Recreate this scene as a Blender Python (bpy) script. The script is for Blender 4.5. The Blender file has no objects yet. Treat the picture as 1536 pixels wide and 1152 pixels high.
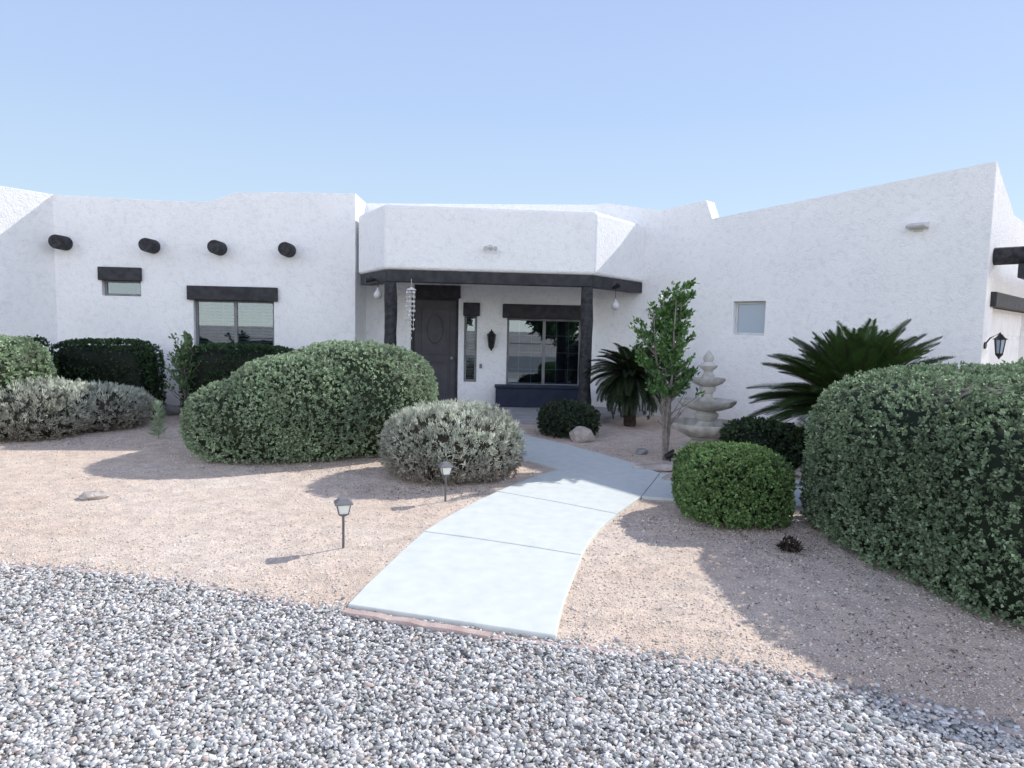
import bpy, bmesh, math, random
import numpy as np
from mathutils import Vector, Matrix, noise
random.seed(7); RNG=np.random.default_rng(7)
S=bpy.context.scene; COL=S.collection
R=math.radians
# ---------------------------------------------------------------- camera
EYE=1.6; FPX=1000.0
cd=bpy.data.cameras.new('camera'); cam=bpy.data.objects.new('camera',cd); COL.objects.link(cam); S.camera=cam
cd.lens=36*FPX/1536; cd.sensor_width=36; cd.clip_end=2000; cd.clip_start=.05
CM=Matrix.Rotation(R(90)-math.atan(.081),3,'X')@Matrix.Rotation(R(1.2),3,'Z')
cam.matrix_world=Matrix.Translation((0,0,EYE))@CM.to_4x4()
def ray(px,py): return CM@Vector(((px-768)/FPX,(576-py)/FPX,-1))
def G(px,py,z=0.0):
    d=ray(px,py); t=(z-EYE)/d.z; return Vector((0,0,EYE))+d*t
def D(px,py,Y):
    d=ray(px,py); return Vector((0,0,EYE))+d*(Y/d.y)
def PL(px,py,A,B):
    d=ray(px,py); n=Vector((B[1]-A[1],-(B[0]-A[0]),0)); t=(Vector((A[0],A[1],EYE))-Vector((0,0,EYE))).dot(n)/d.dot(n)
    return Vector((0,0,EYE))+d*t
# ---------------------------------------------------------------- materials
def newmat(name):
    m=bpy.data.materials.new(name); m.use_nodes=True; nt=m.node_tree; return m,nt,nt.nodes['Principled BSDF']
def N(nt,t,**k):
    n=nt.nodes.new(t)
    for a,b in k.items(): setattr(n,a,b)
    return n
def ramp(nt,stops):
    r=N(nt,'ShaderNodeValToRGB'); e=r.color_ramp.elements
    while len(e)<len(stops): e.new(.5)
    for i,(p,c) in enumerate(stops): e[i].position=p; e[i].color=(*c,1)
    return r
def surf(name,c1,c2,scale=6,rough=.8,bumps=((40,.3,.01),),spec=.3,detail=6,lo=.35,hi=.65,dirt=None):
    m,nt,b=newmat(name); tc=N(nt,'ShaderNodeTexCoord'); L=nt.links
    n=N(nt,'ShaderNodeTexNoise'); n.inputs['Scale'].default_value=scale; n.inputs['Detail'].default_value=detail
    L.new(tc.outputs['Object'],n.inputs['Vector'])
    r=ramp(nt,[(lo,c1),(hi,c2)]); L.new(n.outputs['Fac'],r.inputs['Fac'])
    L.new(r.outputs['Color'],b.inputs['Base Color'])
    b.inputs['Roughness'].default_value=rough; b.inputs['Specular IOR Level'].default_value=spec
    prev=None
    for (sc,st,dist) in bumps:
        q=N(nt,'ShaderNodeTexNoise'); q.inputs['Scale'].default_value=sc; q.inputs['Detail'].default_value=4
        L.new(tc.outputs['Object'],q.inputs['Vector'])
        bp=N(nt,'ShaderNodeBump'); bp.inputs['Strength'].default_value=st; bp.inputs['Distance'].default_value=dist
        L.new(q.outputs['Fac'],bp.inputs['Height'])
        if prev: L.new(prev.outputs['Normal'],bp.inputs['Normal'])
        prev=bp
    if prev: L.new(prev.outputs['Normal'],b.inputs['Normal'])
    return m
def stucco():
    m,nt,b=newmat('white_stucco'); L=nt.links; tc=N(nt,'ShaderNodeTexCoord')
    n=N(nt,'ShaderNodeTexNoise'); n.inputs['Scale'].default_value=.9; n.inputs['Detail'].default_value=8
    L.new(tc.outputs['Object'],n.inputs['Vector'])
    r=ramp(nt,[(.3,(.85,.86,.87)),(.7,(.92,.925,.93))]); L.new(n.outputs['Fac'],r.inputs['Fac'])
    v=N(nt,'ShaderNodeTexNoise'); v.inputs['Scale'].default_value=11; v.inputs['Detail'].default_value=9; v.inputs['Roughness'].default_value=.72; v.inputs['Distortion'].default_value=.5
    L.new(tc.outputs['Object'],v.inputs['Vector'])
    r2=ramp(nt,[(.36,(.74,.75,.78)),(.50,(1,1,1))]); L.new(v.outputs['Fac'],r2.inputs['Fac'])
    mx=N(nt,'ShaderNodeMixRGB',blend_type='MULTIPLY'); mx.inputs[0].default_value=.38
    L.new(r.outputs[0],mx.inputs[1]); L.new(r2.outputs[0],mx.inputs[2])
    sp=N(nt,'ShaderNodeSeparateXYZ'); L.new(tc.outputs['Object'],sp.inputs[0])
    mr=N(nt,'ShaderNodeMapRange'); mr.inputs[1].default_value=0; mr.inputs[2].default_value=.35; mr.inputs[3].default_value=.5; mr.inputs[4].default_value=0
    L.new(sp.outputs[2],mr.inputs[0])
    m3=N(nt,'ShaderNodeMixRGB'); L.new(mr.outputs[0],m3.inputs[0]); L.new(mx.outputs[0],m3.inputs[1]); m3.inputs[2].default_value=(.60,.55,.51,1)
    L.new(m3.outputs[0],b.inputs['Base Color'])
    b.inputs['Roughness'].default_value=.9; b.inputs['Specular IOR Level'].default_value=.2
    b1=N(nt,'ShaderNodeBump'); b1.inputs['Strength'].default_value=.9; b1.inputs['Distance'].default_value=.025; L.new(v.outputs[0],b1.inputs['Height'])
    f=N(nt,'ShaderNodeTexNoise'); f.inputs['Scale'].default_value=45; f.inputs['Detail'].default_value=6; L.new(tc.outputs['Object'],f.inputs['Vector'])
    b2=N(nt,'ShaderNodeBump'); b2.inputs['Strength'].default_value=.8; b2.inputs['Distance'].default_value=.015
    L.new(f.outputs['Fac'],b2.inputs['Height']); L.new(b1.outputs[0],b2.inputs['Normal']); L.new(b2.outputs[0],b.inputs['Normal'])
    return m
def colmat(name,rough=.6,trans=0.0,spec=.3,bump=False):
    m,nt,b=newmat(name); L=nt.links
    a=N(nt,'ShaderNodeAttribute'); a.attribute_name='Col'
    L.new(a.outputs['Color'],b.inputs['Base Color']); b.inputs['Roughness'].default_value=rough; b.inputs['Specular IOR Level'].default_value=spec
    if bump:
        tc=N(nt,'ShaderNodeTexCoord'); q=N(nt,'ShaderNodeTexNoise'); q.inputs['Scale'].default_value=140; L.new(tc.outputs['Object'],q.inputs['Vector'])
        r=ramp(nt,[(.3,(.72,.72,.72)),(.7,(1.15,1.15,1.15))]); L.new(q.outputs['Fac'],r.inputs['Fac'])
        mx=N(nt,'ShaderNodeMixRGB',blend_type='MULTIPLY'); mx.inputs[0].default_value=1
        L.new(a.outputs['Color'],mx.inputs[1]); L.new(r.outputs[0],mx.inputs[2]); L.new(mx.outputs[0],b.inputs['Base Color'])
    if trans>0:
        t=N(nt,'ShaderNodeBsdfTranslucent'); L.new(a.outputs['Color'],t.inputs['Color'])
        ms=N(nt,'ShaderNodeMixShader'); ms.inputs[0].default_value=trans
        L.new(b.outputs[0],ms.inputs[1]); L.new(t.outputs[0],ms.inputs[2]); L.new(ms.outputs[0],nt.nodes['Material Output'].inputs['Surface'])
    return m
def glass():
    m,nt,b=newmat('window_glass'); L=nt.links
    nt.nodes.remove(b)
    t=N(nt,'ShaderNodeBsdfTransparent'); t.inputs[0].default_value=(.7,.75,.78,1)
    g=N(nt,'ShaderNodeBsdfGlossy'); g.inputs['Roughness'].default_value=.01; g.inputs['Color'].default_value=(.72,.86,1.0,1)
    ms=N(nt,'ShaderNodeMixShader'); ms.inputs[0].default_value=.13
    L.new(t.outputs[0],ms.inputs[1]); L.new(g.outputs[0],ms.inputs[2]); L.new(ms.outputs[0],nt.nodes['Material Output'].inputs['Surface'])
    return m
def glass2():
    m,nt,b=newmat('frosted_glass'); b.inputs['Base Color'].default_value=(.34,.41,.49,1); b.inputs['Roughness'].default_value=.2; b.inputs['Specular IOR Level'].default_value=.7
    return m
M={}
M['stucco']=stucco()
M['dark']=surf('charcoal_paint',(.022,.022,.027),(.045,.045,.052),9,.6,((60,.4,.01),))
M['darkwood']=surf('charcoal_log',(.018,.018,.022),(.05,.05,.056),14,.7,((25,.7,.02),(90,.4,.005)))
M['door']=surf('door_paint',(.06,.058,.068),(.08,.078,.088),5,.5,((80,.15,.004),))
M['frame']=surf('bronze_frame',(.16,.16,.17),(.24,.24,.25),5,.4,())
M['paleframe']=surf('pale_frame',(.5,.5,.5),(.6,.6,.6),5,.4,())
M['white']=surf('white_enamel',(.75,.75,.75),(.85,.85,.85),5,.5,())
M['shell']=surf('shell_white',(.55,.55,.54),(.75,.74,.72),30,.5,())
M['blind']=surf('blind_slats',(.40,.42,.45),(.50,.52,.55),5,.6,())
M['room']=surf('dark_room',(.012,.012,.014),(.03,.03,.033),3,.9,())  # near black stands in for the unlit rooms behind the glass
M['black']=surf('black_metal',(.012,.012,.013),(.025,.025,.026),8,.4,((40,.2,.004),))
M['glass']=glass(); M['frost']=glass2()
M['conc']=surf('path_concrete',(.59,.63,.61),(.67,.705,.685),9,.85,((120,.25,.004),(600,.3,.002)),lo=.3,hi=.7,detail=10)
M['slab']=surf('porch_concrete',(.30,.30,.31),(.38,.38,.39),3,.85,((120,.25,.004),))
M['kerb']=surf('red_kerb',(.44,.33,.30),(.60,.49,.45),7,.9,((90,.5,.01),))
M['stone']=surf('cast_stone',(.30,.285,.26),(.70,.68,.63),4,.85,((90,.4,.006),),lo=.3,hi=.6)
M['rock']=surf('garden_rock',(.40,.35,.31),(.58,.52,.47),7,.9,((25,.8,.04),(90,.5,.01)))
M['rockg']=surf('grey_rock',(.22,.22,.23),(.38,.37,.37),7,.9,((25,.8,.04),))
M['bark']=surf('grey_bark',(.17,.15,.13),(.30,.27,.24),20,.9,((60,.8,.02),))
M['palmbark']=surf('palm_bark',(.04,.032,.026),(.10,.078,.06),25,.95,((40,1,.05),))
M['leaf']=colmat('leaf',.6,.2,.25); M['leafw']=colmat('waxy_leaf',.42,.2,.4); M['dryleaf']=colmat('soft_leaf',.85,.2,.1); M['palmleaf']=colmat('palm_leaf',.45,.1,.25)
M['pebble']=colmat('pebble',.75,0,.25,True)
# ---------------------------------------------------------------- object helpers
def org(o):
    v=Vector((0,0,0))
    while o is not None: v+=o.location; o=o.parent
    return v
def tag(o,label,cat,group=None,kind=None):
    if label: o['label']=label
    if cat: o['category']=cat
    if group: o['group']=group
    if kind: o['kind']=kind
    return o
def thing(name,loc,label,cat,group=None):
    o=bpy.data.objects.new(name,None); o.empty_display_size=.1; COL.objects.link(o); o.location=loc; return tag(o,label,cat,group)
def link(name,me,mat,parent=None,loc=None):
    o=bpy.data.objects.new(name,me); COL.objects.link(o); me.materials.append(mat)
    if parent: o.parent=parent
    if loc is not None: o.location=loc
    return o
class MB:
    def __init__(s): s.v=[]; s.f=[]
    def box(s,c,d,rz=0,rx=0):
        m=Matrix.Translation(c)@Matrix.Rotation(rz,4,'Z')@Matrix.Rotation(rx,4,'X'); b=len(s.v)
        for x in(-.5,.5):
            for y in(-.5,.5):
                for z in(-.5,.5): s.v.append(m@Vector((x*d[0],y*d[1],z*d[2])))
        for f in((0,1,3,2),(4,6,7,5),(0,4,5,1),(2,3,7,6),(0,2,6,4),(1,5,7,3)): s.f.append([b+i for i in f])
        return s
    def hexa(s,pts):
        b=len(s.v); s.v+= [Vector(p) for p in pts]
        for f in((0,1,2,3),(7,6,5,4),(0,4,5,1),(1,5,6,2),(2,6,7,3),(3,7,4,0)): s.f.append([b+i for i in f])
        return s
    def tube(s,pts,rs,n=10,jit=0):
        b=len(s.v); k=len(pts); pts=[Vector(p) for p in pts]
        for i,p in enumerate(pts):
            t=(pts[min(i+1,k-1)]-pts[max(i-1,0)]).normalized()
            a=t.orthogonal().normalized() if abs(t.z)<.9 else t.cross(Vector((0,1,0))).normalized()
            c=t.cross(a)
            r=rs[i] if hasattr(rs,'__len__') else rs
            for j in range(n):
                q=2*math.pi*j/n; rr=r*(1+jit*random.uniform(-1,1)); s.v.append(p+a*math.cos(q)*rr+c*math.sin(q)*rr)
        for i in range(k-1):
            for j in range(n): s.f.append([b+i*n+j,b+i*n+(j+1)%n,b+(i+1)*n+(j+1)%n,b+(i+1)*n+j])
        s.f.append([b+j for j in range(n)][::-1]); s.f.append([b+(k-1)*n+j for j in range(n)])
        return s
    def lathe(s,prof,c,n=32,sc=0,ns=12,scale=1):
        b=len(s.v); c=Vector(c)
        for (r,z,*w) in prof:
            a=(w[0] if w else 0)*sc
            for j in range(n):
                q=2*math.pi*j/n; rr=r*(1+a*abs(math.sin(ns*q/2))-a/2)*scale; s.v.append(c+Vector((rr*math.cos(q),rr*math.sin(q),z)))
        for i in range(len(prof)-1):
            for j in range(n): s.f.append([b+i*n+j,b+i*n+(j+1)%n,b+(i+1)*n+(j+1)%n,b+(i+1)*n+j])
        return s
    def prism(s,poly,z0,z1):
        b=len(s.v); n=len(poly)
        for z in(z0,z1):
            for p in poly: s.v.append(Vector((p[0],p[1],z)))
        s.f.append([b+i for i in range(n)][::-1]); s.f.append([b+n+i for i in range(n)])
        for i in range(n): j=(i+1)%n; s.f.append([b+i,b+j,b+n+j,b+n+i])
        return s
    def build(s,name,mat,parent=None,smooth=False,bevel=0,seg=2,loc=None):
        o0=org(parent) if parent else (Vector(loc) if loc is not None else Vector((0,0,0)))
        me=bpy.data.meshes.new(name); me.from_pydata([tuple(v-o0) for v in s.v],[],s.f); me.update()
        bm=bmesh.new(); bm.from_mesh(me); bmesh.ops.recalc_face_normals(bm,faces=bm.faces); bm.to_mesh(me); bm.free()
        if smooth:
            me.polygons.foreach_set('use_smooth',[True]*len(me.polygons))
            me.set_sharp_from_angle(angle=R(45))
        o=link(name,me,mat,parent,None if parent else loc)
        if bevel:
            m=o.modifiers.new('bevel','BEVEL'); m.width=bevel; m.segments=seg; m.limit_method='ANGLE'; m.angle_limit=R(35)
        return o
def npmesh(name,V,F,C,mat,parent=None,smooth=False):
    me=bpy.data.meshes.new(name); o0=org(parent) if parent else Vector((0,0,0))
    V=(V-np.array(o0)).astype(np.float32); k=F.shape[1]
    me.vertices.add(len(V)); me.vertices.foreach_set('co',V.ravel())
    me.loops.add(F.size); me.loops.foreach_set('vertex_index',F.ravel().astype(np.int32))
    me.polygons.add(len(F)); me.polygons.foreach_set('loop_start',np.arange(0,F.size,k,dtype=np.int32))
    if smooth: me.polygons.foreach_set('use_smooth',np.ones(len(F),bool))
    at=me.color_attributes.new('Col','FLOAT_COLOR','POINT'); c4=np.ones((len(V),4),np.float32); c4[:,:3]=C; at.data.foreach_set('color',c4.ravel())
    me.update(calc_edges=True); me.validate()
    return link(name,me,mat,parent)
def nrm(a): return a/np.maximum(np.linalg.norm(a,axis=1,keepdims=True),1e-9)
def leafquads(P,A,Sd,bend=None):
    n=len(P); V=np.empty((n,4,3)); nn=np.cross(A,Sd); nn=nrm(nn)*np.linalg.norm(Sd,axis=1,keepdims=True)*.5
    V[:,0]=P; V[:,1]=P+.5*A+Sd+nn; V[:,2]=P+A; V[:,3]=P+.5*A-Sd+nn
    return V.reshape(-1,3), np.arange(n*4).reshape(n,4)
# ---------------------------------------------------------------- bushes
def bush(name,lobes,n,label,cat,cols,leaf=(.05,.014),mat='leaf',clump=10,amp=.05,spread=.9,up=.2,core=(.02,.025,.015),group=None,under=None,stem=True,rough=.018):
    root=thing(name,(lobes[0][0],lobes[0][1],0),label,cat,group)
    ph=RNG.uniform(0,6.28,(8,)); kv=RNG.normal(0,1,(8,3)); kv=nrm(kv)*np.array([2.5,3,4,5,7,9,12,15])[:,None]
    def disp(X):
        d=np.zeros(len(X))
        for i in range(8): d+=np.sin(X@kv[i]+ph[i])/(1+i*.45)
        return d*amp
    def rad(d,l):
        s=np.array(l[3:6]); p=l[6]; return 1/(np.sum(np.abs(d/s)**p,axis=1)**(1/p))
    Vs=[];Fs=[];Cs=[];off=0
    area=[l[3]*l[4]+l[3]*l[5]+l[4]*l[5] for l in lobes]; tot=sum(area)
    for l,a in zip(lobes,area):
        c=np.array(l[:3]); s=np.array(l[3:6]); p=l[6]
        m=int(n*a/tot/clump)+1
        d=nrm(RNG.normal(0,1,(m*3,3))*s); r=rad(d,l); X=d*r[:,None]
        nv=nrm(np.sign(X)*np.abs(X/s)**(p-1)/s)
        W=X+c; W=W+nv*disp(W)[:,None]*1.0+nv*(RNG.normal(0,1,(len(W),1))*rough)
        ok=W[:,2]>.02
        for l2 in lobes:
            if l2 is l: continue
            q=(W-np.array(l2[:3]))/(np.array(l2[3:6])*.93); ok&=~(np.sum(np.abs(q)**l2[6],axis=1)<1)
        W=W[ok][:m]; nv=nv[ok][:m]; m=len(W)
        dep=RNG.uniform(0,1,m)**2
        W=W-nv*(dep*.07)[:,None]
        cl=np.repeat(W,clump,0); cn=np.repeat(nv,clump,0); k=len(cl)
        P=cl+RNG.normal(0,leaf[0]*.22,(k,3))
        A=nrm(cn*.8+RNG.normal(0,spread,(k,3))*.75+np.array([0,0,up])); Ln=RNG.uniform(.6,1.25,(k,1))*leaf[0]
        Sd=nrm(np.cross(A,RNG.normal(0,1,(k,3))))*leaf[1]*RNG.uniform(.7,1.2,(k,1))
        V,F=leafquads(P,A*Ln,Sd)
        ci=RNG.random(k)[:,None]; c1=np.array(cols[0]); c2=np.array(cols[1])
        tone=(1-np.repeat(dep,clump)*.45)*np.repeat(RNG.uniform(.68,1.25,m),clump)  # deeper clumps get darker colour, painted shade between the leaves
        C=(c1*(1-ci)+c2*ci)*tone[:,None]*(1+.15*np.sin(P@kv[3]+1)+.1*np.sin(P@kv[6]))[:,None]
        if under is not None:
            h=np.clip((P[:,2]/ (l[2]+l[5]))*2.2-.05+RNG.normal(0,.2,k),0,1)[:,None]; C=np.array(under)*(1-h)+C*h
        Vs.append(V);Fs.append(F+off);Cs.append(np.repeat(C,4,0)); off+=len(V)
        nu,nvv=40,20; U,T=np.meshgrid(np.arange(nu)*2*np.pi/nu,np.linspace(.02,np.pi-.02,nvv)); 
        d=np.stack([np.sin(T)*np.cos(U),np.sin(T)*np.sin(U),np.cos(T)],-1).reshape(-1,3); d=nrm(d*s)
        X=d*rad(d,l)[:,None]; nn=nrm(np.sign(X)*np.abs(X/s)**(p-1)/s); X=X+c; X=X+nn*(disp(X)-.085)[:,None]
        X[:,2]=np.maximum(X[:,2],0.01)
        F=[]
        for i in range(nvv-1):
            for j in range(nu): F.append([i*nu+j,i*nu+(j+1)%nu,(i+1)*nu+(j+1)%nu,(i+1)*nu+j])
        Vs.append(X);Fs.append(np.array(F)+off);Cs.append(np.tile(np.array(core),(len(X),1))); off+=len(X)  # dark shell added inside the leaves, blocks light and paints the inner shade
    npmesh('foliage',np.concatenate(Vs),np.concatenate(Fs),np.concatenate(Cs),M[mat],root)
    if stem:
        b=MB(); l=lobes[0]
        for i in range(6):
            a=i*1.05+.3; b.tube([(l[0]+.05*math.cos(a),l[1]+.05*math.sin(a),0),(l[0]+l[3]*.3*math.cos(a),l[1]+l[4]*.3*math.sin(a),l[2]*.7),(l[0]+l[3]*.6*math.cos(a),l[1]+l[4]*.6*math.sin(a),l[2]*1.1)],[.03,.022,.012],6)
        b.build('stem',M['bark'],root,True)
    return root
def fit(x0,x1,top,base,depth,pw=2.5,dx=0,sh=.055):
    """one lobe sized from the outline the shrub has and the ground it stands on; sh leaves room for the leaf tips"""
    g=G((x0+x1)/2,base); yc=g.y+depth/2
    a=D(x0,(top+base)/2,yc); b=D(x1,(top+base)/2,yc); h=D((x0+x1)/2,top,yc-depth*.15).z-sh
    return ((a.x+b.x)/2+dx,yc,h*.44,(b.x-a.x)/2-sh,depth/2-sh*.5,h*.56,pw)
# ================================================================ HOUSE
def V2(v): return (v.x,v.y)
q1=D(84,430,12.0); q2=D(533,430,12.35); q5=D(987,450,12.75); q6=D(1483,400,8.9)
Q=[(q1.x-2.9,q1.y-4.0),V2(q1),V2(q2),(q2.x+.03,13.1),(1.75,13.3),V2(q5),V2(q6),(q6.x+2.9,q6.y+2.75)]
Lc=[0]
for a,b in zip(Q,Q[1:]): Lc.append(Lc[-1]+math.dist(a,b))
def loc(i,px,py):
    p=PL(px,py,Q[i],Q[i+1]); return Lc[i]+math.dist(Q[i],(p.x,p.y)),p.z
def tn(i):
    a=Vector(Q[i]);b=Vector(Q[i+1]); t=(b-a).normalized(); return t,Vector((t.y,-t.x))
def wp(i,s,z,off=0):
    t,n=tn(i); p=Vector(Q[i])+t*(s-Lc[i])+n*off; return Vector((p.x,p.y,z))
def wbox(mb,i,s0,s1,z0,z1,o0,o1):
    mb.hexa([wp(i,s0,z0,o1),wp(i,s1,z0,o1),wp(i,s1,z0,o0),wp(i,s0,z0,o0),wp(i,s0,z1,o1),wp(i,s1,z1,o1),wp(i,s1,z1,o0),wp(i,s0,z1,o0)])
def rect(i,x0,x1,y0,y1):
    xm=(x0+x1)/2; ym=(y0+y1)/2
    return (loc(i,x0,ym)[0],loc(i,x1,ym)[0],loc(i,xm,y1)[1],loc(i,xm,y0)[1])
house=thing('adobe_house',(q2.x,13.1,0),'single storey white stucco adobe house with charcoal wooden trim','house')
W_small=rect(1,153,211,420,444); W_left=rect(1,291,411,450,540); W_left=(W_left[0],W_left[1],.85,W_left[3])
W_side=rect(3,696,715,472,573); W_porch=rect(3,760,872,478,580); W_door=rect(3,616,687,446,604); W_door=(W_door[0],W_door[1],.1,W_door[3])
W_right=rect(5,1099,1147,452,503)
W_gar=(Lc[6]+.42,Lc[6]+3.2,0,2.05)
ops=[(1,W_small),(1,W_left),(3,W_side),(3,W_porch),(3,W_door),(5,W_right),(6,W_gar)]
prof=[(0,3.86),(Lc[1],3.82)]
for (i,px,py) in ((1,250,301),(1,315,302),(1,352,289),(1,420,288)): prof.append(loc(i,px,py))
prof+=[(Lc[2],loc(1,531,290)[1]),(Lc[3],3.98),(loc(3,892,312)[0],4.08),(Lc[4],4.12)]
prof+=[(Lc[5],loc(4,985,316)[1])]
a=loc(5,1059,300); prof.append(a); b=loc(5,1068,328); prof.append(b)
prof+=[(Lc[6],3.93),(Lc[6]+1.3,3.4),(Lc[7],3.35)]
def topz(s):
    for (a,za),(b,zb) in zip(prof,prof[1:]):
        if a<=s<=b: return za+(zb-za)*(s-a)/max(b-a,1e-6)
    return prof[-1][1]
ss=sorted(set([round(x,4) for x in [p[0] for p in prof]+Lc+[v for _,o in ops for v in o[:2]]]))
zs=sorted(set([0.0]+[round(v,4) for _,o in ops for v in o[2:]]+[2.9]))
bm=bmesh.new(); cache={}
def plan(s):
    for i in range(len(Q)-1):
        if s<=Lc[i+1]+1e-6: return wp(i,s,0)
    return wp(len(Q)-2,s,0)
def vert(s,z):
    k=(round(s,4),round(z,4))
    if k not in cache: p=plan(s); cache[k]=bm.verts.new((p.x,p.y,z))
    return cache[k]
for s0,s1 in zip(ss,ss[1:]):
    if s1-s0<1e-3: continue
    for z0,z1 in zip(zs,zs[1:]):
        sm=(s0+s1)/2; zm=(z0+z1)/2
        if any(o[0]<sm<o[1] and o[2]<zm<o[3] for _,o in ops): continue
        bm.faces.new([vert(s0,z0),vert(s1,z0),vert(s1,z1),vert(s0,z1)])
    bm.faces.new([vert(s0,zs[-1]),vert(s1,zs[-1]),vert(s1,topz(s1)),vert(s0,topz(s0))])
bmesh.ops.remove_doubles(bm,verts=bm.verts,dist=1e-4)
bm.normal_update()
me=bpy.data.meshes.new('wall'); 
o0=org(house)
for v in bm.verts: v.co-=o0
bm.to_mesh(me); bm.free()
wall=link('wall',me,M['stucco'],house)
sd=wall.modifiers.new('s','SOLIDIFY'); sd.thickness=.28; sd.offset=-1; sd.use_even_offset=True
bv=wall.modifiers.new('b','BEVEL'); bv.width=.06; bv.segments=4; bv.limit_method='ANGLE'; bv.angle_limit=R(34)
me.polygons.foreach_set('use_smooth',[True]*len(me.polygons))
wn=wall.modifiers.new('w','WEIGHTED_NORMAL')
pts=[wp(0,Lc[0],0,-.5),wp(0,Lc[1]-.1,0,-.5),wp(1,Lc[2]-.5,0,-.5),(q2.x-.4,13.6,0),(1.75,13.75,0),(q5.x+.3,13.4,0),wp(5,Lc[6]-.55,0,-.55),wp(6,Lc[7],0,-.6),(12,18,0),(6,23,0),(-12,23,0)]
MB().prism([(p[0],p[1]) for p in pts],0,3.0).build('dark_core',M['room'],house)  # solid dark block added behind the walls, stops the sun and backs the windows
def window(i,o,label=None,style='slider',blind=False,pane='glass',fm='frame'):
    s0,s1,z0,z1=o; t=.045; b=MB(); d0,d1=-.13,-.085
    wbox(b,i,s0,s1,z0,z0+t,d0,d1); wbox(b,i,s0,s1,z1-t,z1,d0,d1); wbox(b,i,s0,s0+t,z0+t,z1-t,d0,d1); wbox(b,i,s1-t,s1,z0+t,z1-t,d0,d1)
    if style=='slider': sm=(s0+s1)/2; wbox(b,i,sm-.03,sm+.03,z0+t,z1-t,d0,d1)
    w=b.build('window',M[fm],house,bevel=.004)
    if label: w['label']=label
    p=MB(); wbox(p,i,s0+t,s1-t,z0+t,z1-t,-.115,-.105); p.build('pane',M[pane],w)
    if style in('grid','slider'):
        g=MB(); nz=max(2,int((z1-z0)/.28))
        nx=max(4,int((s1-s0)/.21)//2*2)
        for k in range(1,nx): x=s0+(s1-s0)*k/nx; wbox(g,i,x-.006,x+.006,z0+t,z1-t,-.123,-.117)
        for k in range(1,nz): z=z0+(z1-z0)*k/nz; wbox(g,i,s0+t,s1-t,z-.006,z+.006,-.1235,-.1165)
        g.build('grille',M['frame'],w)
    if blind:
        g=MB(); n=int((z1-z0)/.062)
        for k in range(n):
            z=z0+t+(k+.5)*(z1-z0-2*t)/n; c=wp(i,(s0+s1)/2,z,-.17); tt,_=tn(i)
            g.box(c,(s1-s0-2*t-.02,.044,.003),math.atan2(tt.y,tt.x),R(-35))
        g.build('blind',M['blind'],w)
    return w
def lintel(i,x0,x1,y0,y1,d=.07):
    s0,s1,z0,z1=rect(i,x0,x1,y0,y1); b=MB(); wbox(b,i,s0,s1,z0,z1,-.1,d); return b.build('lintel',M['dark'],house,bevel=.012)
window(1,W_small,'small high window under a short lintel','plain')
window(1,W_left,'wide window with closed blinds','slider',True)
window(3,W_side,'tall narrow window beside the door','plain',True)
window(3,W_porch,'gridded porch window','slider')
window(5,W_right,'small square window in the right wing','plain',pane='frost',fm='paleframe')
lintel(1,149,213,401,421); lintel(1,282,417,430,451); lintel(3,695,720,454,474,.06); lintel(3,754,873,457,478,.06); lintel(3,622,691,428,447,.06)
s0,s1,z0,z1=W_door; b=MB(); wbox(b,3,s0+.05,s1-.05,z0+.01,z1-.05,-.12,-.07)
m0,m1=s0+.17,s1-.17
for (za,zb) in ((z0+.2,z0+.85),(z0+.98,z1-.2)):
    for (sa,sb,zc,zd) in ((m0,m1,za,za+.03),(m0,m1,zb-.03,zb),(m0,m0+.03,za+.03,zb-.03),(m1-.03,m1,za+.03,zb-.03)): wbox(b,3,sa,sb,zc,zd,-.071,-.055)
c=wp(3,(m0+m1)/2,z1-.62,-.06); t3,n3=tn(3)
for k in range(24):
    a0=k*2*math.pi/24; a1=(k+1)*2*math.pi/24; T=Vector((t3.x,t3.y,0)); Z=Vector((0,0,1))
    b.tube([c+T*.16*math.cos(a0)+Z*.28*math.sin(a0),c+T*.16*math.cos(a1)+Z*.28*math.sin(a1)],.009,5)
door=b.build('door',M['door'],house,bevel=.004)
b=MB(); wbox(b,3,s0,s0+.05,z0,z1,-.13,-.03); wbox(b,3,s1-.05,s1,z0,z1,-.13,-.03); wbox(b,3,s0+.05,s1-.05,z1-.05,z1,-.13,-.03); b.build('door_frame',M['dark'],door)
b=MB(); p=wp(3,s1-.12,1.02,-.05); n3v=Vector((n3.x,n3.y,0)); b.tube([p-n3v*.02,p+n3v*.05],[.012,.012],8); b.tube([p+n3v*.04,p+n3v*.055,p+n3v*.08,p+n3v*.09],[.014,.03,.03,.012],10)
b.build('handle',M['frame'],door,True)
s0,s1,z0,z1=rect(3,743,868,577,619); b=MB(); wbox(b,3,s0,s1,.1,z1-.05,.0,.32); wbox(b,3,s0-.02,s1+.02,z1-.05,z1,.0,.35)
x=surf('navy_paint',(.014,.02,.042),(.023,.032,.06),5,.6,((50,.2,.005),)); b.build('window_seat',x,house,bevel=.01)['label']='navy painted box seat under the porch window'
for (px,py) in ((83,362),(218,367),(321,370),(427,373)):
    p=PL(px,py,(Q[1][0],Q[1][1]-.3),(Q[2][0],Q[2][1]-.3)); t,n=tn(1); n=Vector((n.x,n.y,0)); b=MB()
    r=.124; b.tube([p-n*.5,p-n*.2,p-n*.01,p+n*.02],[r*1.02,r,r*.98,r*.9],20,.015); b.build('viga',M['darkwood'],house,True)
pa=D(538,420,12.32); pb=D(577,405,11.15); pc=D(892,413,11.45); pd=PL(966,430,Q[4],Q[5])
A_,B_,C_,D_=[(v.x,v.y) for v in (pa,pb,pc,pd)]
mass=[A_,B_,C_,(D_[0],D_[1]),(D_[0]-.05,13.5),(A_[0]+.05,13.5)]
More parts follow.
